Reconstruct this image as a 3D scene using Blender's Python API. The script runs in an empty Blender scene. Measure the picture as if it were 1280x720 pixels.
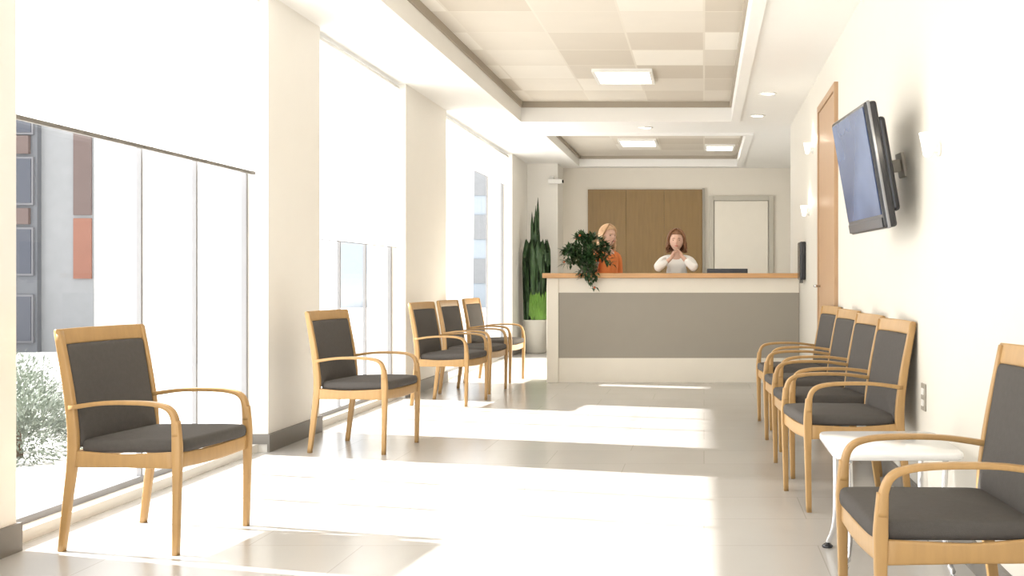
import bpy, bmesh, math, random
from mathutils import Vector, Matrix, Euler
random.seed(7)
C = bpy.context.scene.collection
R = math.radians
RX = 0.98      # right wall face
LX = -2.66     # left pier face
CH = 2.80      # ceiling height

# ------------------------------------------------------------ materials
def nodes(name):
    m = bpy.data.materials.new(name); m.use_nodes = True
    nt = m.node_tree; b = nt.nodes['Principled BSDF']
    return m, nt, b
def mat(name, col, rough=.5, metal=0, noise=0, nscale=6, spec=.5, bump=0, bscale=80, emis=None, estr=0, stretch=None):
    m, nt, b = nodes(name)
    b.inputs['Base Color'].default_value = (*col, 1)
    b.inputs['Roughness'].default_value = rough
    b.inputs['Metallic'].default_value = metal
    b.inputs['Specular IOR Level'].default_value = spec
    tc = nt.nodes.new('ShaderNodeTexCoord')
    mp = nt.nodes.new('ShaderNodeMapping')
    nt.links.new(tc.outputs['Object'], mp.inputs['Vector'])
    if stretch: mp.inputs['Scale'].default_value = stretch
    n = nt.nodes.new('ShaderNodeTexNoise'); n.inputs['Scale'].default_value = nscale; n.inputs['Detail'].default_value = 5
    nt.links.new(mp.outputs[0], n.inputs['Vector'])
    mx = nt.nodes.new('ShaderNodeMix'); mx.data_type = 'RGBA'
    k = noise or .03
    mx.inputs[6].default_value = (*[c*(1-k) for c in col], 1)
    mx.inputs[7].default_value = (*[min(1, c*(1+k)) for c in col], 1)
    nt.links.new(n.outputs['Fac'], mx.inputs[0]); nt.links.new(mx.outputs[2], b.inputs['Base Color'])
    if bump:
        n2 = nt.nodes.new('ShaderNodeTexNoise'); n2.inputs['Scale'].default_value = bscale
        nt.links.new(tc.outputs['Object'], n2.inputs['Vector'])
        bp = nt.nodes.new('ShaderNodeBump'); bp.inputs['Strength'].default_value = bump; bp.inputs['Distance'].default_value = .01
        nt.links.new(n2.outputs['Fac'], bp.inputs['Height']); nt.links.new(bp.outputs[0], b.inputs['Normal'])
    if emis:
        b.inputs['Emission Color'].default_value = (*emis, 1); b.inputs['Emission Strength'].default_value = estr
    return m
def tile_mat(name, c1, c2, grout, w, h, mortar, rough, offset=0.0, bias=0, spec=.5):
    m, nt, b = nodes(name)
    tc = nt.nodes.new('ShaderNodeTexCoord')
    br = nt.nodes.new('ShaderNodeTexBrick'); br.offset = offset; br.squash = 1
    br.inputs['Scale'].default_value = 1
    br.inputs['Brick Width'].default_value = w; br.inputs['Row Height'].default_value = h
    br.inputs['Mortar Size'].default_value = mortar; br.inputs['Mortar Smooth'].default_value = .1
    br.inputs['Bias'].default_value = bias
    br.inputs['Color1'].default_value = (*c1, 1); br.inputs['Color2'].default_value = (*c2, 1); br.inputs['Mortar'].default_value = (*grout, 1)
    nt.links.new(tc.outputs['Object'], br.inputs['Vector'])
    n = nt.nodes.new('ShaderNodeTexNoise'); n.inputs['Scale'].default_value = 3; n.inputs['Detail'].default_value = 6
    nt.links.new(tc.outputs['Object'], n.inputs['Vector'])
    mx = nt.nodes.new('ShaderNodeMix'); mx.data_type = 'RGBA'; mx.blend_type = 'MULTIPLY'; mx.inputs[0].default_value = .08
    nt.links.new(br.outputs['Color'], mx.inputs[6]); nt.links.new(n.outputs['Fac'], mx.inputs[7])
    nt.links.new(mx.outputs[2], b.inputs['Base Color'])
    b.inputs['Roughness'].default_value = rough; b.inputs['Specular IOR Level'].default_value = spec
    return m
M = {}
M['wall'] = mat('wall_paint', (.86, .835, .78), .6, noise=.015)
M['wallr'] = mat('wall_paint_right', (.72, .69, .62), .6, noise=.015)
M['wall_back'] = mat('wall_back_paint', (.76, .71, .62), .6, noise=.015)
M['ceil'] = mat('ceiling_paint', (.88, .87, .84), .7, noise=.01)
M['tile'] = tile_mat('ceiling_tile', (.60, .54, .45), (.88, .84, .76), (.74, .69, .60), .62, .62, .009, .8)
M['tray_shade'] = mat('tray_shade_taupe', (.40, .35, .28), .7)  # dark taupe that paints the shadow gap around the tray tiles
M['floor'] = tile_mat('floor_tile', (.48, .46, .43), (.50, .48, .45), (.40, .38, .35), .9, .45, .0025, .22, offset=.5)
M['base'] = mat('baseboard_grey', (.19, .175, .155), .5)
M['wood'] = mat('honey_wood', (.45, .27, .105), .38, noise=.14, nscale=9, stretch=(6, 6, 1))
M['counter'] = mat('counter_wood', (.58, .32, .13), .3, noise=.2, nscale=5, stretch=(1, 8, 8))
M['doorwood'] = mat('door_wood', (.47, .30, .17), .4, noise=.12, nscale=5, stretch=(8, 8, .6))
M['panel'] = mat('panel_wood', (.25, .155, .055), .45, noise=.2, nscale=4, stretch=(6, 6, .7))
M['fabric'] = mat('charcoal_fabric', (.092, .084, .077), .85, noise=.12, nscale=60, bump=.2, bscale=400, spec=.25)
M['cream'] = mat('cream_laminate', (.80, .75, .65), .45)
M['greylam'] = mat('grey_laminate', (.33, .30, .25), .5)
M['frame'] = mat('window_metal', (.30, .30, .31), .4, metal=.1)
M['white'] = mat('white_plastic', (.85, .84, .80), .35)
M['whitegloss'] = mat('white_gloss', (.86, .86, .85), .12)
M['black'] = mat('black_plastic', (.022, .022, .025), .25)
M['silver'] = mat('silver_edge', (.28, .28, .29), .3, metal=.6)
M['chrome'] = mat('chrome', (.75, .75, .76), .12, metal=1)
M['concrete'] = mat('concrete', (.19, .195, .20), .85, noise=.1)
M['palewall'] = mat('pale_render_wall', (.75, .75, .73), .85, noise=.03)
M['pave'] = mat('pavement', (.60, .59, .57), .9, noise=.06)
M['slate'] = mat('slate_facade', (.09, .095, .105), .7, noise=.1)
M['redpanel'] = mat('red_panel', (.17, .07, .045), .7, noise=.1)
M['brownpanel'] = mat('brown_panel', (.085, .058, .052), .7, noise=.1)
M['facadeframe'] = mat('facade_window_frame', (.11, .11, .12), .5)
M['darkglass'] = mat('dark_glass', (.03, .035, .05), .3)
M['palebuild'] = mat('pale_facade', (.25, .28, .31), .8, noise=.05)
M['leaf'] = mat('dark_leaf', (.030, .075, .022), .45, noise=.5, nscale=8)
M['snake'] = mat('snake_leaf', (.035, .075, .025), .5, noise=.45, nscale=14)
M['lightleaf'] = mat('light_leaf', (.15, .30, .05), .45, noise=.3)
M['frost'] = mat('frosty_leaf', (.17, .20, .16), .8, noise=.3)
M['berry'] = mat('berry_red', (.60, .12, .03), .3)
M['soil'] = mat('soil', (.05, .035, .02), .95)
M['pot'] = mat('pot_stone', (.62, .59, .52), .6, noise=.06)
M['skin'] = mat('skin', (.66, .42, .32), .5)
M['hair_red'] = mat('hair_strawberry', (.66, .43, .25), .5, noise=.4, nscale=40, stretch=(6, 6, 1))
M['hair_brown'] = mat('hair_brown', (.22, .10, .045), .5, noise=.4, nscale=40, stretch=(6, 6, 1))
M['orange'] = mat('orange_cloth', (.75, .22, .06), .8)
M['coat'] = mat('white_cloth', (.90, .89, .87), .8)
M['darkcloth'] = mat('dark_cloth', (.05, .055, .08), .85)
M['shoe'] = mat('shoe_black', (.02, .02, .02), .4)
M['eye'] = mat('eye_dark', (.03, .02, .015), .2)
M['lip'] = mat('lip_rose', (.5, .16, .13), .5)
M['lamp'] = mat('lamp_glow', (.95, .93, .88), .5, emis=(1, .95, .85), estr=7)
M['sconce'] = mat('sconce_glass', (.95, .92, .85), .4, emis=(1, .95, .86), estr=1.0)
M['glow'] = mat('downlight_glow', (.95, .93, .88), .5, emis=(1, .95, .85), estr=8)
# glass: single thin sheet, mostly clear with a faint reflection
m = bpy.data.materials.new('window_glass'); m.use_nodes = True; nt = m.node_tree; nt.nodes.clear()
o = nt.nodes.new('ShaderNodeOutputMaterial'); t = nt.nodes.new('ShaderNodeBsdfTransparent'); g = nt.nodes.new('ShaderNodeBsdfGlossy')
g.inputs['Roughness'].default_value = .02; mx = nt.nodes.new('ShaderNodeMixShader'); mx.inputs[0].default_value = .04
nt.links.new(t.outputs[0], mx.inputs[1]); nt.links.new(g.outputs[0], mx.inputs[2]); nt.links.new(mx.outputs[0], o.inputs[0]); M['glass'] = m
# blinds: fabric given its own emission to look blown out by daylight
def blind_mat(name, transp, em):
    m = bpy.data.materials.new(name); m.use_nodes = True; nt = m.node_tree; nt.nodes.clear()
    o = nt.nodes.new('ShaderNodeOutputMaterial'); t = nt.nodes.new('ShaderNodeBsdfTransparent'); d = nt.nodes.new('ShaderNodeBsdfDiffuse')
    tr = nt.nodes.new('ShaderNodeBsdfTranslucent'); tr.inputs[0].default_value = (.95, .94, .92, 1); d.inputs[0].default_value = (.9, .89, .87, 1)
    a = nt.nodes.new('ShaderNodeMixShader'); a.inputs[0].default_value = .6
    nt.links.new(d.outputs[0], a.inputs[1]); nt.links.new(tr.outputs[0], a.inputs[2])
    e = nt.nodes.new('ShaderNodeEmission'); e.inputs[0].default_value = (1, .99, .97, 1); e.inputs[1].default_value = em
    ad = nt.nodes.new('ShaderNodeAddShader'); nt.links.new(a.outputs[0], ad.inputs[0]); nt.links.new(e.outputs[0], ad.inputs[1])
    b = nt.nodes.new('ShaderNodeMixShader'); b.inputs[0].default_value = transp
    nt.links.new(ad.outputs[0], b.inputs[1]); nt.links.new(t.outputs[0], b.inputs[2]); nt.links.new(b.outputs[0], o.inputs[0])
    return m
M['blind'] = blind_mat('glowing_blind_fabric', .06, .25)
M['sheer'] = blind_mat('glowing_sheer_fabric', .86, 4.0)
# screen
m, nt, b = nodes('screen_blue')
tc = nt.nodes.new('ShaderNodeTexCoord'); gr = nt.nodes.new('ShaderNodeTexNoise'); gr.inputs['Scale'].default_value = 2.2
cr = nt.nodes.new('ShaderNodeValToRGB'); cr.color_ramp.elements[0].color = (.02, .03, .075, 1); cr.color_ramp.elements[1].color = (.085, .12, .22, 1)
cr.color_ramp.elements[0].position = .3; cr.color_ramp.elements[1].position = .75
nt.links.new(tc.outputs['Object'], gr.inputs['Vector']); nt.links.new(gr.outputs['Fac'], cr.inputs[0])
nt.links.new(cr.outputs[0], b.inputs['Base Color']); nt.links.new(cr.outputs[0], b.inputs['Emission Color']); b.inputs['Emission Strength'].default_value = .4
b.inputs['Roughness'].default_value = .2; b.inputs['Specular IOR Level'].default_value = .2; M['screen'] = m

# ------------------------------------------------------------ helpers
def obj(name, bm, m, parent=None, smooth=False, bevel=0, subs=0):
    me = bpy.data.meshes.new(name)
    bmesh.ops.recalc_face_normals(bm, faces=bm.faces[:])
    bm.to_mesh(me); bm.free()
    for x in (m if isinstance(m, (list, tuple)) else [m]): me.materials.append(x)
    if smooth:
        for p in me.polygons: p.use_smooth = True
    o = bpy.data.objects.new(name, me); C.objects.link(o)
    if parent: o.parent = parent
    if bevel:
        b = o.modifiers.new('Bevel', 'BEVEL'); b.width = bevel; b.segments = 3; b.limit_method = 'ANGLE'
    return o
def thing(name, label, cat, loc=(0, 0, 0), rot=(0, 0, 0), group=None):
    o = bpy.data.objects.new(name, None); C.objects.link(o); o.location = loc; o.rotation_euler = rot
    o['label'] = label; o['category'] = cat
    if group: o['group'] = group
    return o
def struct(name, bm=None, m=None, label=None, **k):
    if bm is None:
        o = bpy.data.objects.new(name, None); C.objects.link(o)
    else: o = obj(name, bm, m, **k)
    o['kind'] = 'structure'
    if label: o['label'] = label
    return o
def box(bm, x0, x1, y0, y1, z0, z1, mi=0):
    v = [bm.verts.new((x, y, z)) for x in (x0, x1) for y in (y0, y1) for z in (z0, z1)]
    for f in ((0, 1, 3, 2), (4, 6, 7, 5), (0, 4, 5, 1), (2, 3, 7, 6), (0, 2, 6, 4), (1, 5, 7, 3)):
        bm.faces.new([v[i] for i in f]).material_index = mi
    return bm
def NB(): return bmesh.new()
def bx(*a): return box(bmesh.new(), *a)
def loft(bm, rings, cap=True, mi=0):
    R_ = [[bm.verts.new(p) for p in r] for r in rings]
    n = len(R_[0])
    for a, b in zip(R_, R_[1:]):
        for i in range(n): bm.faces.new((a[i], a[(i+1) % n], b[(i+1) % n], b[i])).material_index = mi
    if cap:
        bm.faces.new(R_[0][::-1]).material_index = mi; bm.faces.new(R_[-1]).material_index = mi
    return bm
def lathe(bm, prof, c=(0, 0, 0), n=28, mi=0, cap=True):
    return loft(bm, [[(c[0]+r*math.cos(2*math.pi*i/n), c[1]+r*math.sin(2*math.pi*i/n), c[2]+z) for i in range(n)] for r, z in prof], cap, mi)
def tube(bm, pts, rad, n=12, mi=0):
    pts = [Vector(p) for p in pts]; rings = []
    for i, p in enumerate(pts):
        t = (pts[min(i+1, len(pts)-1)]-pts[max(i-1, 0)]).normalized()
        a = t.cross(Vector((0, 0, 1)) if abs(t.z) < .9 else Vector((0, 1, 0))).normalized(); b = t.cross(a)
        r = rad[i] if isinstance(rad, (list, tuple)) else rad
        rings.append([p+a*r*math.cos(2*math.pi*k/n)+b*r*math.sin(2*math.pi*k/n) for k in range(n)])
    return loft(bm, rings, True, mi)
def crom(pts, k=6):
    P = [Vector(p) for p in pts]; P = [2*P[0]-P[1]]+P+[2*P[-1]-P[-2]]; out = []
    for i in range(1, len(P)-2):
        for j in range(k):
            t = j/k; a, b, c, d = P[i-1:i+3]
            out.append(.5*((2*b)+(c-a)*t+(2*a-5*b+4*c-d)*t*t+(3*b-a-3*c+d)*t**3))
    out.append(P[-2]); return out
SEC = []
for k in range(16):
    a = 2*math.pi*k/16; c, s = math.cos(a), math.sin(a)
    SEC.append((math.copysign(abs(c)**.35, c), math.copysign(abs(s)**.35, s)))
def sweep(bm, pts, w, t, side=(0, 1, 0)):
    """rounded-rectangle bar: pts (x,y,z[,w scale]) interpolated; w across, t along side"""
    P = crom([p[:3] for p in pts]); n = len(P); ws = [(p[3] if len(p) > 3 else 1) for p in pts]
    side = Vector(side); rings = []
    for i, p in enumerate(P):
        T = (P[min(i+1, n-1)]-P[max(i-1, 0)]).normalized(); N = T.cross(side).normalized(); S = N.cross(T).normalized()
        f = i/(n-1)*(len(ws)-1); j = min(int(f), len(ws)-2); k = ws[j]+(ws[j+1]-ws[j])*(f-j)
        rings.append([p+N*(w/2*k*a)+S*(t/2*b) for a, b in SEC])
    return loft(bm, rings)
def cushion(bm, u0, u1, v0, v1, th, place, puff=.35, crn_=.16):
    """soft pad on rectangle; place(u,v,h) -> xyz"""
    def ring(s):
        out = []
        for k in range(64):
            a = 2*math.pi*(k+.5)/64; c, d = math.cos(a), math.sin(a)
            out.append(((u0+u1)/2+s[0]*(u1-u0)/2*math.copysign(abs(c)**crn_, c), (v0+v1)/2+s[0]*(v1-v0)/2*math.copysign(abs(d)**crn_, d), s[1]))
        return out
    prof = [(.05, 0), (.5, 0), (.95, 0), (.99, .12), (1, .35), (1, .6), (.99, .82), (.965, .95), (.92, 1.0), (.75, 1.0+puff*.4), (.5, 1+puff*.75), (.25, 1+puff*.95), (.05, 1+puff)]
    rings = [[place(u, v, h*th) for u, v, h in ring(p)] for p in prof]
    return loft(bm, rings)
def dup(root, loc, rotz, label, group=None, parent=None):
    r = root.copy(); C.objects.link(r)
    r.location = loc; r.rotation_euler = (0, 0, rotz); r['label'] = label
    if group: r['group'] = group
    for ch in list(root.children):
        c = ch.copy(); C.objects.link(c); c.parent = r
        for g_ in ch.children:
            d = g_.copy(); C.objects.link(d); d.parent = c
    return r

# ------------------------------------------------------------ room shell
struct('floor', bx(-3.0, 1.7, -2.5, 16.3, -.12, 0), M['floor'])
b = NB()
X0, X1, Y0, Y1 = -3.0, 1.7, -2.5, 16.3
T1 = (-2.0, .30, 1.5, 11.2); T2 = (-1.9, .5, 12.3, 15.6)
for y0, y1, xs in ((Y0, T1[2], None), (T1[2], T1[3], T1), (T1[3], T2[2], None), (T2[2], T2[3], T2), (T2[3], Y1, None)):
    if xs is None: box(b, X0, X1, y0, y1, CH, 3.25)
    else:
        box(b, X0, xs[0], y0, y1, CH, 3.25); box(b, xs[1], X1, y0, y1, CH, 3.25)
        box(b, xs[0], xs[1], y0, y1, CH+(.20 if xs is T1 else .14), 3.25, 1)
struct('ceiling', b, [M['ceil'], M['tile']])
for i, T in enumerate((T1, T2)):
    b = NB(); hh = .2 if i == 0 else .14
    for (o_, i_, z0, z1, mi) in ((.09, .0, CH-.02, CH, 0), (0, -.02, CH+hh*.68, CH+hh, 1)):  # moulding lip, then the painted shadow strip
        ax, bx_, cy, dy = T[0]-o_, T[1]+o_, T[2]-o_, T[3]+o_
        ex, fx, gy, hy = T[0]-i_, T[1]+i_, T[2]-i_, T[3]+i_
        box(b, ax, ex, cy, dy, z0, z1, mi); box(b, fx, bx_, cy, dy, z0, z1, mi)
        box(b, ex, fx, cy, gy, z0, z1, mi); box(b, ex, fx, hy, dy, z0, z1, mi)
    struct('trim_%d' % (i+1), b, [M['ceil'], M['tray_shade']])
piers = [(-2.5, .6), (3.1, 3.96), (6.25, 7.09), (9.13, 10.57), (14.2, 16.3)]
b = NB()
for y0, y1 in piers: box(b, -3.0, LX, y0, y1, 0, CH)
box(b, LX, -2.2, 15.4, 16.0, 0, CH)
wins = [(.6, 3.1), (3.96, 6.25), (7.09, 9.13), (10.57, 14.2)]
for y0, y1 in wins: box(b, -3.0, -2.72, y0, y1, -.0, .05)
struct('wall_left', b, M['wall'])
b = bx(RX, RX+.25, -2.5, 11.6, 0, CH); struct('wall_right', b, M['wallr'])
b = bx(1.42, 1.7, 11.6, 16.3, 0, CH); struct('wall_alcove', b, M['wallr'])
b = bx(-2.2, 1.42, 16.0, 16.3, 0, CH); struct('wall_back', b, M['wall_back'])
b = NB()
for y0, y1 in piers:
    box(b, LX, LX+.015, y0-.015, y1+.015, 0, .11)
    box(b, -2.78, LX, y0-.015, y0, .05, .11); box(b, -2.78, LX, y1, y1+.015, .05, .11)
struct('baseboard_left', b, M['base'])
struct('baseboard_right', box(bx(RX-.015, RX, -2.5, 7.48, 0, .11), RX-.015, RX, 8.62, 10.3, 0, .11), M['base'])

# windows
mull = {0: [1.8], 1: [5.08, 5.63], 2: [7.85, 8.45], 3: [12.1, 13.2]}
for i, (y0, y1) in enumerate(wins):
    w = struct('window_%d' % (i+1), label='floor to ceiling window with thin grey metal frame')
    gx = -2.80
    b = NB(); t = .025
    box(b, gx-.016, gx+.016, y0, y1, .05, .08); box(b, gx-.016, gx+.016, y0, y1, CH-.04, CH)
    box(b, gx-.016, gx+.016, y0, y0+t, .08, CH-.04); box(b, gx-.016, gx+.016, y1-t, y1, .08, CH-.04)
    obj('frame', b, M['frame'], w)
    for my in mull[i]: obj('mullion', bx(gx-.012, gx+.012, my-.009, my+.009, .08, CH-.04), M['frame'], w)
    b = NB(); vs = [b.verts.new(p) for p in ((gx, y0+t, .08), (gx, y1-t, .08), (gx, y1-t, CH-.04), (gx, y0+t, CH-.04))]; b.faces.new(vs)
    obj('pane', b, M['glass'], w)
# blinds
def blind(y0, y1, hem, m, label):
    t = thing('roller_blind', label, 'blind', (-2.73, (y0+y1)/2, hem), group='roller blinds at the left windows')
    h = (y1-y0)/2; top = CH-hem-.05
    obj('roller', tube(NB(), [(0, -h, top), (0, h, top)], .028), M['white'], t, True)
    b = NB(); vs = []
    N = 14
    for k in range(N+1):
        y = -h+2*h*k/N
        vs.append((b.verts.new((.002*math.sin(k*1.3), y, 0)), b.verts.new((.026, y, top))))
    for p, q in zip(vs, vs[1:]): b.faces.new((p[0], q[0], q[1], p[1]))
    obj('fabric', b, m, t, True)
    sh = m is M['sheer']
    obj('hem_bar', bx(-.003, .003, -h, h, -.004, .002) if sh else bx(-.008, .010, -h, h, -.012, .006), M['frame'] if sh else M['base'], t)
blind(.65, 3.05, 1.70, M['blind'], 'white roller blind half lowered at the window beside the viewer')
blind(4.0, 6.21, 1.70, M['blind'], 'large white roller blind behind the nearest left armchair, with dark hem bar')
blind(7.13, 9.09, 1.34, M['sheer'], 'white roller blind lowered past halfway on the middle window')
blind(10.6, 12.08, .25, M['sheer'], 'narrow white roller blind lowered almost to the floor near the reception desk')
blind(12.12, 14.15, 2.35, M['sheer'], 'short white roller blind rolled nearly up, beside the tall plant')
# unseen canopy added to cut the sun patches from the far windows
struct('trim_3', bx(-4.66, -3.0, 7.0, 15.2, 2.85, 3.0), M['white'], label='added unseen flat canopy that cuts the sun at the far windows')

# doors
d = struct('door_1', label='light wooden door in the right wall behind the armchairs')
d.location = (RX, 0, 0)
obj('panel', bx(-.02, .02, 7.54, 8.55, .01, 2.44), M['doorwood'], d, bevel=.004)
b = NB(); box(b, -.03, .02, 7.48, 7.535, 0, 2.50); box(b, -.03, .02, 8.555, 8.61, 0, 2.50); box(b, -.03, .02, 7.535, 8.555, 2.445, 2.50)
obj('door_frame', b, M['doorwood'], d, bevel=.004)
obj('handle', tube(NB(), [(-.02, 8.45, 1.0), (-.07, 8.45, 1.0), (-.07, 8.33, 1.0)], .01), M['chrome'], d, True)
d = struct('door_2', label='pale door with grey frame in the back wall')
d.location = (.58, 16.0, 0)
obj('panel', bx(-.42, .42, -.03, 0, .01, 2.28), M['cream'], d, bevel=.004)
b = NB(); box(b, -.50, -.43, -.05, 0, 0, 2.36); box(b, .43, .50, -.05, 0, 0, 2.36); box(b, -.43, .43, -.05, 0, 2.29, 2.36)
obj('door_frame', b, mat('door_frame_grey', (.50, .47, .40), .5), d, bevel=.004)
obj('handle', tube(NB(), [(.36, -.03, 1.05), (.36, -.08, 1.05), (.25, -.08, 1.05)], .012), M['chrome'], d, True)

# brown panel on back wall
t = thing('wall_panel', 'wide brown wood panel on the back wall behind the reception desk', 'wall panel', (-.92, 16.0, .4))
for k in range(3): obj('board', bx(-.89+k*.595, -.89+k*.595+.593, -.05, 0, 0, 2.06), M['panel'], t, bevel=.002)
obj('edge_strip', bx(.897, .93, -.06, 0, -.02, 2.08), M['greylam'], t)

# ------------------------------------------------------------ ceiling fixtures
def troffer(x, y, w, l, z, label):
    t = thing('ceiling_light', label, 'ceiling light', (x, y, z), group='recessed ceiling lights in the trays')
    b = NB(); box(b, -w/2, -w/2+.03, -l/2, l/2, -.03, 0); box(b, w/2-.03, w/2, -l/2, l/2, -.03, 0)
    box(b, -w/2+.03, w/2-.03, -l/2, -l/2+.03, -.03, 0); box(b, -w/2+.03, w/2-.03, l/2-.03, l/2, -.03, 0)
    obj('frame', b, M['white'], t)
    obj('diffuser', bx(-w/2+.03, w/2-.03, -l/2+.03, l/2-.03, -.02, 0), M['lamp'], t)
troffer(-.76, 9.75, .56, .62, CH+.2, 'square ceiling light in the large tray, nearer than the desk')
troffer(-.90, 14.0, .52, .6, CH+.14, 'left square ceiling light in the small far tray')
troffer(.22, 14.5, .42, .5, CH+.14, 'right square ceiling light in the small far tray')
def downlight(x, y, label):
    t = thing('downlight', label, 'downlight', (x, y, CH), group='small round ceiling downlights')
    obj('trim_ring', lathe(NB(), [(.085, 0), (.085, -.008), (.075, -.012), (.06, -.006), (.06, 0)]), M['white'], t, True)
    obj('bulb', lathe(NB(), [(.058, -.001), (.058, -.004), (.03, -.005)]), M['glow'], t)
downlight(.60, 9.6, 'round downlight nearer the viewer, right of the large ceiling tray')
downlight(.57, 10.9, 'round downlight right of the large tray, just before the desk')
downlight(-.67, 11.75, 'round downlight on the strip between the two ceiling trays')

# sconces
def sconce(x, y, z, label):
    t = thing('wall_sconce', label, 'wall lamp', (RX, y, z), group='small white wall sconces')
    obj('shade', lathe(NB(), [(.010, -.06), (.018, -.05), (.027, 0), (.036, .04), (.033, .04), (.024, 0), (.014, -.045)], (-.052, 0, 0)), M['sconce'], t, True)
    obj('mount', tube(NB(), [(0, 0, -.03), (-.04, 0, -.035)], .010), M['white'], t, True)
    obj('back_plate', tube(NB(), [(0, 0, -.03), (-.010, 0, -.03)], .026), M['white'], t, True)
    l = bpy.data.lights.new('bulb', 'POINT'); l.energy = 1.2; l.color = (1, .9, .75); l.shadow_soft_size = .03
    lo = bpy.data.objects.new('bulb', l); C.objects.link(lo); lo.parent = t; lo.location = (-.075, 0, .08)
sconce(0, 4.25, 1.62, 'small white wall sconce right of the television')
sconce(0, 9.5, 1.70, 'small white wall sconce above the black wall box')
sconce(0, 9.2, 2.24, 'small white wall lamp high beside the wooden door')

# television
t = thing('television', 'black flat television tilted down on a bracket on the right wall', 'television', (.74, 4.97, 1.57), (0, R(-10), R(5.4)))
obj('casing', bx(0, .06, -.34, .34, -.29, .29), M['black'], t, bevel=.014)
obj('edge_trim', bx(.012, .026, -.343, .343, -.293, .293), M['silver'], t, bevel=.003)
obj('screen', bx(-.004, .002, -.315, .315, -.225, .27), M['screen'], t)
obj('rear_cover', bx(.06, .10, -.30, .30, -.22, .22), M['black'], t, bevel=.018)
obj('bottom_trim', bx(-.006, .0, -.32, .32, -.285, -.24), M['black'], t, bevel=.002)
b = NB(); box(b, .10, .218, -.02, .02, -.03, .03); box(b, .218, .236, -.05, .05, -.06, .06)
obj('bracket', b, M['greylam'], t, bevel=.004)
t = thing('wall_outlet', 'grey power outlet low on the right wall behind the side table', 'outlet', (RX, 4.55, .53))
obj('cover_plate', bx(-.008, 0, -.04, .04, -.06, .06), M['greylam'], t, bevel=.003)
for z in (-.025, .025): obj('socket', bx(-.012, -.007, -.018, .018, z-.014, z+.014), M['white'], t)
t = thing('wall_dispenser', 'narrow black box mounted on the right wall beside the desk', 'dispenser', (RX, 9.95, 1.05))
obj('housing', bx(-.06, 0, -.12, .12, .0, .37), M['black'], t, bevel=.015)
obj('nozzle', bx(-.05, -.02, -.03, .03, -.03, .0), M['base'], t)
t = thing('security_camera', 'small white security camera high on the column beyond the tall plant', 'camera', (-2.28, 15.4, 2.52))
obj('mount', bx(-.03, .03, -.06, 0, .03, .09), M['white'], t, bevel=.004)
obj('camera_body', bx(-.05, .16, -.12, -.05, -.03, .04), M['white'], t, bevel=.01)
obj('lens', tube(NB(), [(.16, -.085, .005), (.18, -.085, .005)], .025), M['black'], t, True)

# ------------------------------------------------------------ armchairs
SC = .965
def make_chair(label):
    t = thing('armchair', label, 'chair', group='wooden armchairs with charcoal cushions'); t.scale = (SC*.96, SC*.99, SC)
    W = .248
    bp = [(-.275, 0, .70), (-.248, .20, .9), (-.222, .42, 1.15), (-.240, .62, 1.0), (-.290, .882, .8)]
    for s in (-1, 1):
        b = NB(); sweep(b, [(x, s*W, z, k) for x, z, k in bp], .040, .025)
        obj('leg', b, M['wood'], t, True)
        b = NB(); sweep(b, [(.238, s*W, 0, .66), (.243, s*W, .25, .85), (.244, s*W, .42, 1.1), (.238, s*W, .53, .85)], .037, .026)
        obj('leg', b, M['wood'], t, True)
        b = NB(); sweep(b, [(.241, s*W, .47, 1.35), (.234, s*W, .535, 1.15), (.214, s*(W+.002), .573, 1.0), (.17, s*(W+.004), .592, .9), (.08, s*(W+.006), .600, .85), (-.08, s*(W+.004), .597, .8), (-.234, s*W, .577, .95)], .021, .031)
        obj('arm', b, M['wood'], t, True)
        b = NB(); sweep(b, [(-.222, s*W, .372, 1.1), (0, s*W, .368, .85), (.240, s*W, .375, 1.1)], .062, .018)
        obj('side_rail', b, M['wood'], t, True)
    b = NB(); sweep(b, [(.241, -W, .374), (.245, 0, .365), (.241, W, .374)], .020, .060, side=(0, 0, 1)); obj('front_rail', b, M['wood'], t, True)
    b = NB(); sweep(b, [(-.222, -W, .375), (-.222, 0, .375), (-.222, W, .375)], .020, .055, side=(0, 0, 1)); obj('rear_rail', b, M['wood'], t, True)
    b = NB(); sweep(b, [(-.286, -W-.012, .858), (-.293, -.13, .860), (-.296, 0, .860), (-.293, .13, .860), (-.286, W+.012, .858)], .022, .066, side=(-.2, 0, 1)); obj('top_rail', b, M['wood'], t, True)
    b = NB(); cushion(b, -.215, .266, -.234, .234, .054, lambda u, v, h: (u, v, .392+h+.02*(u+.2)), puff=.35)
    obj('seat', b, M['fabric'], t, True)
    def back(u, v, h):
        z = .415+u
        x = -.216-.072*max(0, (u-.06)/.37)**1.1-.006*(1-(v/.25)**2)
        return (x+h-.012, v, z)
    b = NB(); cushion(b, 0, .415, -.236, .236, .036, back, puff=.25, crn_=.05); obj('backrest', b, M['fabric'], t, True)
    return t
c0 = make_chair('armchair nearest the viewer by the left windows, standing alone with full frame in view')
c0.location = (-2.205, 4.17, 0); c0.rotation_euler = (0, 0, R(-7))
G = 'wooden armchairs with charcoal cushions'
for x, y, r, lab in (
    (-2.11, 6.42, -8, 'armchair standing alone in front of the pier between the first and second left windows'),
    (-2.16, 8.76, -8, 'nearest armchair of the three clustered at the left before the desk'),
    (-2.16, 9.66, -7, 'middle armchair of the three clustered at the left before the desk'),
    (-2.17, 10.68, -6, 'farthest armchair of the three at the left, closest to the tall plant'),
    (.655, 2.84, 184, 'armchair nearest the viewer on the right, cut off by the frame'),
    (.66, 4.90, 188, 'first armchair of the right wall row, just behind the white side table'),
    (.66, 5.68, 187, 'second armchair from the white side table in the right wall row'),
    (.66, 6.52, 187, 'third armchair from the white side table in the right wall row'),
    (.66, 7.42, 187, 'farthest armchair of the right wall row, in front of the wooden door')):
    dup(c0, (x, y, 0), R(r), lab, G)

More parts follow.
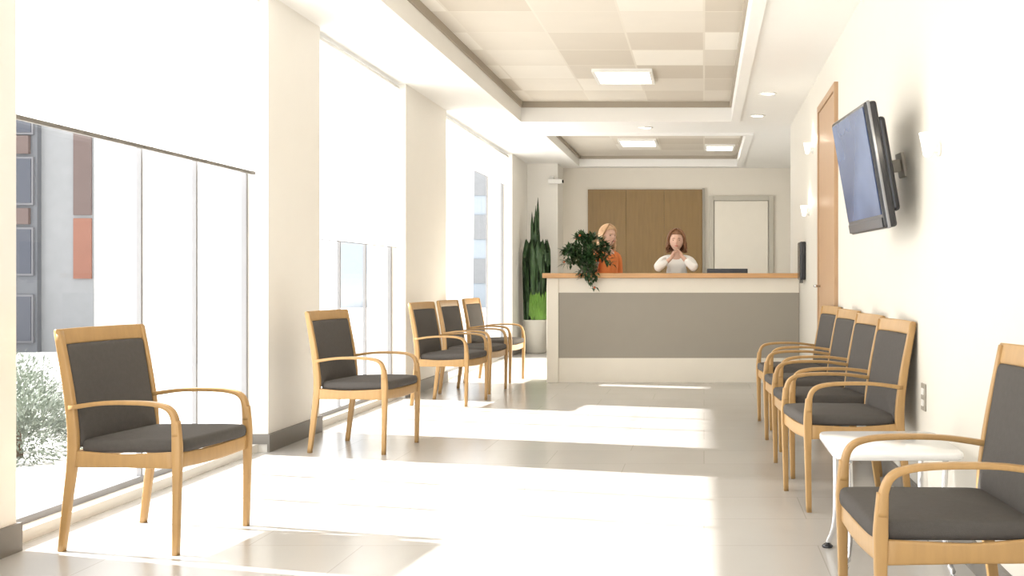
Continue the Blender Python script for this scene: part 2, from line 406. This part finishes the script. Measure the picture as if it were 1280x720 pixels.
# ------------------------------------------------------------ side table
t = thing('side_table', 'low white side table with chrome legs between the right armchairs', 'table', (.68, 3.80, 0))
def slab(sx, sy, z0, z1, e=.2, n=64):
    b = NB(); rr = []
    for s, z in ((.97, z0), (1, z0+.006), (1, z1-.006), (.985, z1)):
        rr.append([(s*sx*math.copysign(abs(math.cos(a))**e, math.cos(a)), s*sy*math.copysign(abs(math.sin(a))**e, math.sin(a)), z) for a in [2*math.pi*(k+.5)/n for k in range(n)]])
    return loft(b, rr)
obj('tabletop', slab(.23, .27, .425, .45), M['whitegloss'], t, True)
for sx in (-1, 1):
    for sy in (-1, 1):
        b = tube(NB(), crom([(sx*.17, sy*.20, .425), (sx*.165, sy*.195, .28), (sx*.17, sy*.20, .10), (sx*.195, sy*.225, .012)]), .011)
        l = obj('leg', b, M['chrome'], t, True)
        obj('foot', lathe(NB(), [(.02, 0), (.022, .006), (.014, .014)], (sx*.195, sy*.225, 0)), M['black'], l, True)
obj('stretcher', tube(tube(NB(), [(-.167, -.197, .22), (.167, .197, .22)], .008), [(-.167, .197, .22), (.167, -.197, .22)], .008), M['chrome'], t, True)

# ------------------------------------------------------------ reception desk
t = thing('reception_desk', 'long reception desk with grey front panel and orange wood counter', 'desk', (0, 10.5, 0))
XA, XB = -1.61, RX-.004
b = NB(); box(b, XA+.02, XB, .03, .16, 0, 1.07); box(b, XA+.02, XA+.12, .16, 1.9, 0, 1.07)
obj('body', b, M['cream'], t, bevel=.004)
obj('end_post', bx(XA, XA+.12, -.02, .16, 0, 1.07), M['cream'], t, bevel=.004)
obj('front_panel', bx(XA+.12, XB, 0, .03, .25, .92), M['greylam'], t)
obj('base_panel', bx(XA+.12, XB, .0, .03, .0, .25), M['cream'], t)
obj('upper_panel', bx(XA+.12, XB, -.004, .03, .92, 1.07), M['cream'], t)
b = NB(); box(b, XA-.04, XB, -.06, .38, 1.07, 1.12); box(b, XA-.04, XA+.24, .38, 1.9, 1.07, 1.12)
obj('countertop', b, M['counter'], t, bevel=.006)
obj('work_surface', bx(XA+.12, XB, .16, .62, .72, .75), M['cream'], t, bevel=.004)
m_ = thing('computer_monitor', 'black computer monitor just showing above the desk counter', 'monitor', (.25, 11.02, .752), (0, 0, R(180)))
obj('casing', bx(-.22, .22, -.02, .02, .12, .42), M['black'], m_, bevel=.006)
obj('screen', bx(-.2, .2, -.024, -.019, .14, .40), M['screen'], m_)
obj('stand', box(bx(-.03, .03, .0, .03, 0, .2), -.11, .11, -.07, .07, 0, .015), M['black'], m_, bevel=.003)

# ------------------------------------------------------------ plants
def leafquad(b, p, d, up, L, w, mi=0, curl=.2):
    d = d.normalized(); s = d.cross(up)
    if s.length < 1e-3: s = Vector((1, 0, 0))
    s.normalize(); n = s.cross(d)
    a = b.verts.new(p); m1 = b.verts.new(p+d*L*.45+s*w/2+n*L*.06); m2 = b.verts.new(p+d*L*.45-s*w/2+n*L*.06); c = b.verts.new(p+d*L*.45)
    e = b.verts.new(p+d*L-n*L*curl)
    for f in ((a, m1, c), (a, c, m2), (c, m1, e), (c, e, m2)): b.faces.new(f).material_index = mi
rv = lambda s=1: Vector((random.uniform(-s, s), random.uniform(-s, s), random.uniform(-s, s)))
t = thing('potted_plant', 'bushy dark green plant with orange berries on the desk counter', 'plant', (-1.20, 10.66, 1.121))
obj('pot', lathe(NB(), [(.06, 0), (.085, .02), (.105, .10), (.11, .12), (.095, .12), (.09, .09)]), M['base'], t, True)
b = NB(); st = NB(); bb = NB()
for k in range(34):
    a = random.uniform(0, 6.28); el = random.uniform(-.25, 1.3)
    tip = Vector((math.cos(a)*.22*math.cos(el)*1.2, math.sin(a)*.16*math.cos(el), .13+.27*math.sin(el)))
    if k % 5 == 0: tip = Vector((random.uniform(-.1, .16), -.26, random.uniform(-.16, 0)))
    mid = Vector((tip.x*.6, tip.y*.75, max(.16, tip.z*.8+.06)))
    P = crom([(0, 0, .09), mid, tip], 5); tube(st, P, .003, 5)
    for p in P[3:]:
        for q in range(4): leafquad(b, p+rv(.02), rv()+(p-Vector((0, 0, .05)))*2, Vector((0, 0, 1)), random.uniform(.05, .10), .032)
    if k % 3 == 0: bmesh.ops.create_icosphere(bb, subdivisions=1, radius=.014, matrix=Matrix.Translation(tip+rv(.02)))
obj('foliage', b, M['leaf'], t); obj('stems', st, M['leaf'], t); obj('berries', bb, M['berry'], t, True)
# tall plant
t = thing('tall_plant', 'tall upright dark green leafy plant in a pale pot beside the left column', 'plant', (-2.42, 14.75, 0))
obj('pot', lathe(NB(), [(.13, 0), (.15, .02), (.18, .46), (.185, .48), (.165, .48), (.16, .42)]), M['pot'], t, True)
obj('soil', lathe(NB(), [(.162, .40), (.162, .43)]), M['soil'], t)
def blade(b, base, lean, H, w, tw):
    rings = []
    for k in range(9):
        f = k/8; p = base+lean*f*f+Vector((0, 0, H*f)); ww = w*(.8+.5*f)*(1-f**10)+.002; a = tw+f*.3
        s = Vector((math.cos(a), math.sin(a), 0)); n = Vector((-s.y, s.x, 0))
        rings.append([p+s*ww/2, p+n*.006, p-s*ww/2, p-n*.004+n*.01])
    loft(b, rings)
for k in range(56):
    a = k*2.4; r = .15*math.sqrt((k+.5)/56)
    b = NB(); H = random.choice((1.14, 1.17, 1.19, 1.22)) if k > 4 else (1.82, 1.55, 1.70, 1.45, 1.62)[k]
    blade(b, Vector((r*math.cos(a), r*math.sin(a), .42)), Vector((math.cos(a)*.015, math.sin(a)*.015, 0)), H, .095 if k > 4 else .045, random.uniform(-.5, .5))
    obj('leaf', b, M['snake'], t, True)
b = NB()
for k in range(220):
    a = random.uniform(4.0, 6.1); leafquad(b, Vector((.13*math.cos(a)+.03, .15*math.sin(a), random.uniform(.43, .62))), Vector((math.cos(a)*.06, math.sin(a)*.10, random.uniform(.9, 1.4))), Vector((0, 1, 0)), random.uniform(.20, .30), .06)
obj('low_leaves', b, M['lightleaf'], t)['label'] = 'bright green low leaves'

# ------------------------------------------------------------ people
def skin_mesh(name, V, E, root, m, parent, sub=2):
    keys = list(V); me = bpy.data.meshes.new(name)
    me.from_pydata([V[k][0] for k in keys], [(keys.index(a), keys.index(b_)) for a, b_ in E], [])
    o = bpy.data.objects.new(name, me); C.objects.link(o)
    o.modifiers.new('Skin', 'SKIN')
    for i, k in enumerate(keys):
        sv = me.skin_vertices[0].data[i]; r = V[k][1]; sv.radius = r if isinstance(r, tuple) else (r, r); sv.use_root = (k == root)
    s = o.modifiers.new('Sub', 'SUBSURF'); s.levels = sub; s.render_levels = sub
    dg = bpy.context.evaluated_depsgraph_get(); dg.update()
    nm = bpy.data.meshes.new_from_object(o.evaluated_get(dg)); nm.name = name
    o.modifiers.clear(); o.data = nm; nm.materials.clear(); nm.materials.append(m)
    for p in nm.polygons: p.use_smooth = True
    o.parent = parent; return o
def person(label, loc, rotz, s, arms, lean, hair, hlen, top, wave=.012):
    """local frame: faces -y. arms: {side: (elbow, wrist, hand dir, finger curl dir, across)}"""
    t = thing('person', label, 'person', loc, (0, 0, rotz))
    L = lambda x, y, z: Vector((x, y-lean*max(0, z-.9)/.7, z))*s
    V = {'pel': (L(0, 0, .94), .115), 'sp': (L(0, 0, 1.08), .095), 'ch': (L(0, 0, 1.24), .115), 'ub': (L(0, .01, 1.36), .075),
         'nk': (L(0, .0, 1.44), .046), 'nk2': (L(0, -.005, 1.49), .046)}
    E = [('pel', 'sp'), ('sp', 'ch'), ('ch', 'ub'), ('ub', 'nk'), ('nk', 'nk2')]
    ctop = {'hem': (L(0, 0, .86), .150), 'pel': (L(0, 0, .95), .142), 'sp': (V['sp'][0], .118), 'ch': (V['ch'][0], .130), 'ub': (V['ub'][0], .089)}
    Et = [('hem', 'pel'), ('pel', 'sp'), ('sp', 'ch'), ('ch', 'ub')]
    tr = {'pel': (V['pel'][0], .130)}; Etr = []
    for sd, S in (('l', -1), ('r', 1)):
        el, wr, hdir, curl, acr = [Vector(q) for q in arms[sd]]
        sh = L(S*.160, .01, 1.355)
        V['sh'+sd] = (sh, .046); V['el'+sd] = (el, .028); V['wr'+sd] = (wr, .023)
        fm = el.lerp(wr, .35); V['fm'+sd] = (fm, .031)
        hdir.normalize(); curl.normalize(); acr.normalize()
        pm = wr+hdir*.045; V['pm'+sd] = (pm, .020)
        E += [('ub', 'sh'+sd), ('sh'+sd, 'el'+sd), ('el'+sd, 'fm'+sd), ('fm'+sd, 'wr'+sd), ('wr'+sd, 'pm'+sd)]
        for q in range(4):
            off = acr*(q-1.5)*.018; Lf = (.060, .070, .065, .050)[q]
            a = pm+off+hdir*.025; b1 = a+(hdir*.85+curl*.3)*Lf*.55; c1 = b1+(hdir*.3+curl)*Lf*.45
            for nme, pt, rr in (('a', a, .009), ('b', b1, .0078), ('c', c1, .0065)): V['f%s%d%s' % (nme, q, sd)] = (pt, rr)
            E += [('pm'+sd, 'fa%d%s' % (q, sd)), ('fa%d%s' % (q, sd), 'fb%d%s' % (q, sd)), ('fb%d%s' % (q, sd), 'fc%d%s' % (q, sd))]
        th = wr+hdir*.02-acr*.026; V['ta'+sd] = (th, .011); V['tb'+sd] = (th+hdir*.026-acr*.016+curl*.01, .009); V['tc'+sd] = (th+hdir*.048-acr*.018+curl*.02, .0075)
        E += [('wr'+sd, 'ta'+sd), ('ta'+sd, 'tb'+sd), ('tb'+sd, 'tc'+sd)]
        ctop['sh'+sd] = (sh, .058); ctop['el'+sd] = (el, .052); ctop['cf'+sd] = (el.lerp(wr, .8), .037)
        Et += [('ub', 'sh'+sd), ('sh'+sd, 'el'+sd), ('el'+sd, 'cf'+sd)]
        hp = L(S*.09, 0, .86); kn = L(S*.10, -.01, .48); an = L(S*.10, .02, .09); toe = L(S*.115, -.15, .035)
        V['hp'+sd] = (hp, .080); V['kn'+sd] = (kn, .052); V['an'+sd] = (an, .036); V['to'+sd] = (toe, .028)
        E += [('pel', 'hp'+sd), ('hp'+sd, 'kn'+sd), ('kn'+sd, 'an'+sd), ('an'+sd, 'to'+sd)]
        tr['hp'+sd] = (hp, .10); tr['kn'+sd] = (kn, .07); tr['an'+sd] = (an+Vector((0, 0, .03)), .055)
        Etr += [('pel', 'hp'+sd), ('hp'+sd, 'kn'+sd), ('kn'+sd, 'an'+sd)]
        skin_mesh('shoe', {'a': (an+Vector((0, .03, -.04)), .048), 'b': (toe+Vector((0, .05, .01)), .045), 'c': (toe+Vector((0, -.02, .002)), .034)}, [('a', 'b'), ('b', 'c')], 'a', M['shoe'], t)
    body = skin_mesh('body', V, E, 'pel', M['skin'], t)
    skin_mesh('top', ctop, Et, 'pel', top, t); skin_mesh('trousers', tr, Etr, 'pel', M['darkcloth'], t)
    # head sculpted from a sphere, joined into the body mesh
    hc = L(0, -.015, 1.585)
    b = NB(); bmesh.ops.create_uvsphere(b, u_segments=48, v_segments=36, radius=1)
    for v in b.verts:
        x, y, z = v.co.copy()
        wx = .074*(1-.30*max(0, -z)**1.5); q = Vector((x*wx, y*.092, z*.112))
        if z < 0: q.y -= .012*(-z)
        if y < 0:
            g = lambda cx, cz, sx, sz: math.exp(-((q.x-cx)/sx)**2-((q.z-cz)/sz)**2)
            q.y -= .020*g(0, -.018, .010, .016)+.008*g(0, .0, .008, .02)
            q.y += .009*(g(-.030, .008, .015, .011)+g(.030, .008, .015, .011))
            q.y -= .005*g(0, .026, .045, .009)
            q.y -= .005*g(0, -.056, .020, .010)
            q.y -= .008*g(0, -.092, .022, .016)
        v.co = hc+q
    tmp = bpy.data.meshes.new('head'); bmesh.ops.recalc_face_normals(b, faces=b.faces[:]); b.to_mesh(tmp); b.free()
    bb = NB(); bb.from_mesh(body.data); bb.from_mesh(tmp); bb.to_mesh(body.data); bb.free()
    for p in body.data.polygons: p.use_smooth = True
    for S in (-1, 1):
        b = NB(); bmesh.ops.create_uvsphere(b, u_segments=12, v_segments=8, radius=.0085, matrix=Matrix.Translation(hc+Vector((S*.029, -.073, .006)))@Matrix.Diagonal((1.3, .6, .7, 1))); obj('eye', b, M['eye'], t, True)
        b = tube(NB(), [hc+Vector((S*.015, -.090, .024)), hc+Vector((S*.028, -.087, .029)), hc+Vector((S*.043, -.076, .024))], .0028, 6); obj('eyebrow', b, M[hair], t, True)
        b = NB(); bmesh.ops.create_uvsphere(b, u_segments=12, v_segments=8, radius=.024, matrix=Matrix.Translation(hc+Vector((S*.073, .008, -.012)))@Matrix.Diagonal((.4, .65, 1.2, 1))); obj('ear', b, M['skin'], t, True)
    b = NB(); bmesh.ops.create_uvsphere(b, u_segments=12, v_segments=8, radius=.020, matrix=Matrix.Translation(hc+Vector((0, -.094, -.056)))@Matrix.Diagonal((1, .3, .32, 1))); obj('mouth', b, M['lip'], t, True)
    b = NB(); bmesh.ops.create_uvsphere(b, u_segments=32, v_segments=24, radius=1)
    for v in b.verts:
        p = v.co; q = Vector((p.x*.084, p.y*.098+.010, p.z*.108+.018))
        if q.y < -.01 and q.z < .07: q.y = -.01+(q.y+.01)*.05
        v.co = hc+q
    rnd = random.Random(3)
    for k in range(170):
        az = rnd.uniform(-2.95, 2.95)
        rr = rnd.uniform(.98, 1.10); ln = hlen*rnd.uniform(.75, 1.05); ph = rnd.uniform(0, 6.28); P = []
        front = max(0, (abs(az)-1.45)/1.5)
        for j in range(8):
            f = j/7; th = f*1.65+.10; a2 = az-math.copysign(front*f**.7*1.25, az)
            P.append(Vector((math.sin(a2)*.088*rr*math.sin(th), math.cos(a2)*.102*rr*math.sin(th)+.008, .112*rr*math.cos(th)+.016)))
        e = P[-1].copy()
        for j in range(1, 6):
            f = j/5; P.append(e+Vector((math.copysign(.012*f, e.x)+wave*math.sin(ph+f*8), .012*f+wave*.6*math.cos(ph+f*7), -ln*f)))
        tube(b, [hc+p for p in P], [.0065+.0035*math.sin(math.pi*i/12) for i in range(12)]+[.003], 6)
    obj('hair', b, M[hair], t, True)
    return t
person('woman with blonde wavy hair in an orange top standing behind the desk plant', (-1.09, 11.45, 0), R(44), .97,
       {'l': ((-.20, .03, 1.06), (-.20, -.16, .94), (0, -.7, -.3), (0, -.2, -1), (1, 0, 0)),
        'r': ((.20, .03, 1.06), (.20, -.16, .94), (0, -.7, -.3), (0, -.2, -1), (-1, 0, 0))}, 0.02, 'hair_red', .19, M['orange'], .016)
person('person in a white top leaning elbows on the counter, hands raised to the chin', (-.30, 11.30, 0), R(0), .93,
       {'l': ((-.20, -.41, 1.174), (-.060, -.35, 1.270), (.55, .10, 1), (1, -.1, .1), (0, -1, .1)),
        'r': ((.20, -.41, 1.174), (.070, -.34, 1.290), (-.5, .10, 1), (-1, -.1, .2), (0, -1, .1))}, .14, 'hair_brown', 0.12, M['coat'])

# ------------------------------------------------------------ outdoors
struct('floor_outside', bx(-80, -3.0, -20, 90, -.3, -.08), M['pave'], label='pale pavement outside the windows')
t = thing('office_building', 'grey building with dark windows and muted red panels across the street', 'building', (-10, 16, -.08))
obj('facade', bx(-6, .40, .1, 4, 0, 5.2), M['concrete'], t)
obj('side_wall', bx(.40, .44, .12, 4, 0, 5.2), M['palewall'], t)
obj('slate_bay', bx(-6, -.42, 0, .1, 0, 5.2), M['slate'], t)
for z in (.15, 1.2, 2.3, 3.4):
    for x in (-2.3, -1.55, -.80):
        w = obj('window', bx(x, x+.34, -.04, .0, z, z+.75), M['facadeframe'], t); obj('pane', bx(x+.03, x+.31, -.05, -.04, z+.03, z+.72), M['darkglass'], w)
for x, z, h, mm in ((-1.15, .95, .22, 'redpanel'), (-1.15, 2.35, .5, 'brownpanel'), (-.80, 3.1, .28, 'brownpanel'), (-.80, 2.0, .25, 'brownpanel'), (.10, 2.15, 1.3, 'brownpanel'), (.10, 1.15, .95, 'redpanel')):
    obj('cladding_panel', bx(x, x+.28, -.06 if x < 0 else .07, .0 if x < 0 else .1, z, z+h), M[mm], t)
t = thing('distant_building', 'pale blue grey building seen through the far window', 'building', (-11, 42, -.08))
obj('facade', bx(-4, 2.7, 0, 6, 0, 7), M['palebuild'], t)
for z in (1, 2.8, 4.6):
    for k in range(4): obj('window', bx(-1.5+k, -.9+k, -.05, 0, z, z+1), M['concrete'], t)
for i, (x, y, r, h, lab) in enumerate(((-4.35, 6.5, .42, .42, 'low grey green shrub outside the first window, nearest the glass'), (-5.25, 7.7, .5, .45, 'low grey green shrub outside, middle of the three'), (-6.3, 9.2, .55, .5, 'low grey green shrub outside, farthest from the glass'))):
    t = thing('garden_shrub', lab, 'shrub', (x, y, -.08), group='grey green shrubs outside the first window')
    b = NB()
    for k in range(3600):
        d = rv(); d.z = abs(d.z); d.normalize(); p = Vector((d.x*r, d.y*r, d.z*h))*random.uniform(.55, 1)
        leafquad(b, p, d+rv(.5), Vector((0, 0, 1)), random.uniform(.03, .07), .016)
    obj('foliage', b, M['frost'], t)
    obj('stems', tube(NB(), [(0, 0, 0), (0, 0, h*.5)], [.03, .01], 6), M['soil'], t)

# ------------------------------------------------------------ light
w = bpy.data.worlds.new('World'); bpy.context.scene.world = w; w.use_nodes = True
bg = w.node_tree.nodes['Background']; bg.inputs[0].default_value = (.965, .98, 1, 1); bg.inputs[1].default_value = 3.3
sl = bpy.data.lights.new('sun', 'SUN'); sl.energy = 21; sl.angle = R(1.0); sl.color = (1, .98, .95)
so = bpy.data.objects.new('sun', sl); C.objects.link(so); so.location = (-10, 8, 8)
so.rotation_euler = Vector((1, -.26, -.61)).to_track_quat('-Z', 'Y').to_euler()

cd = bpy.data.cameras.new('camera'); cam = bpy.data.objects.new('camera', cd); C.objects.link(cam)
cam.location = (0, 0, 1.05); cam.rotation_euler = (R(90), 0, 0)
cd.sensor_width = 36; cd.lens = 36; cd.shift_x = -240/1280; cd.shift_y = -10/1280; cd.clip_end = 300
bpy.context.scene.camera = cam
vs = bpy.context.scene.view_settings; vs.view_transform = 'Standard'; vs.look = 'None'; vs.exposure = .05
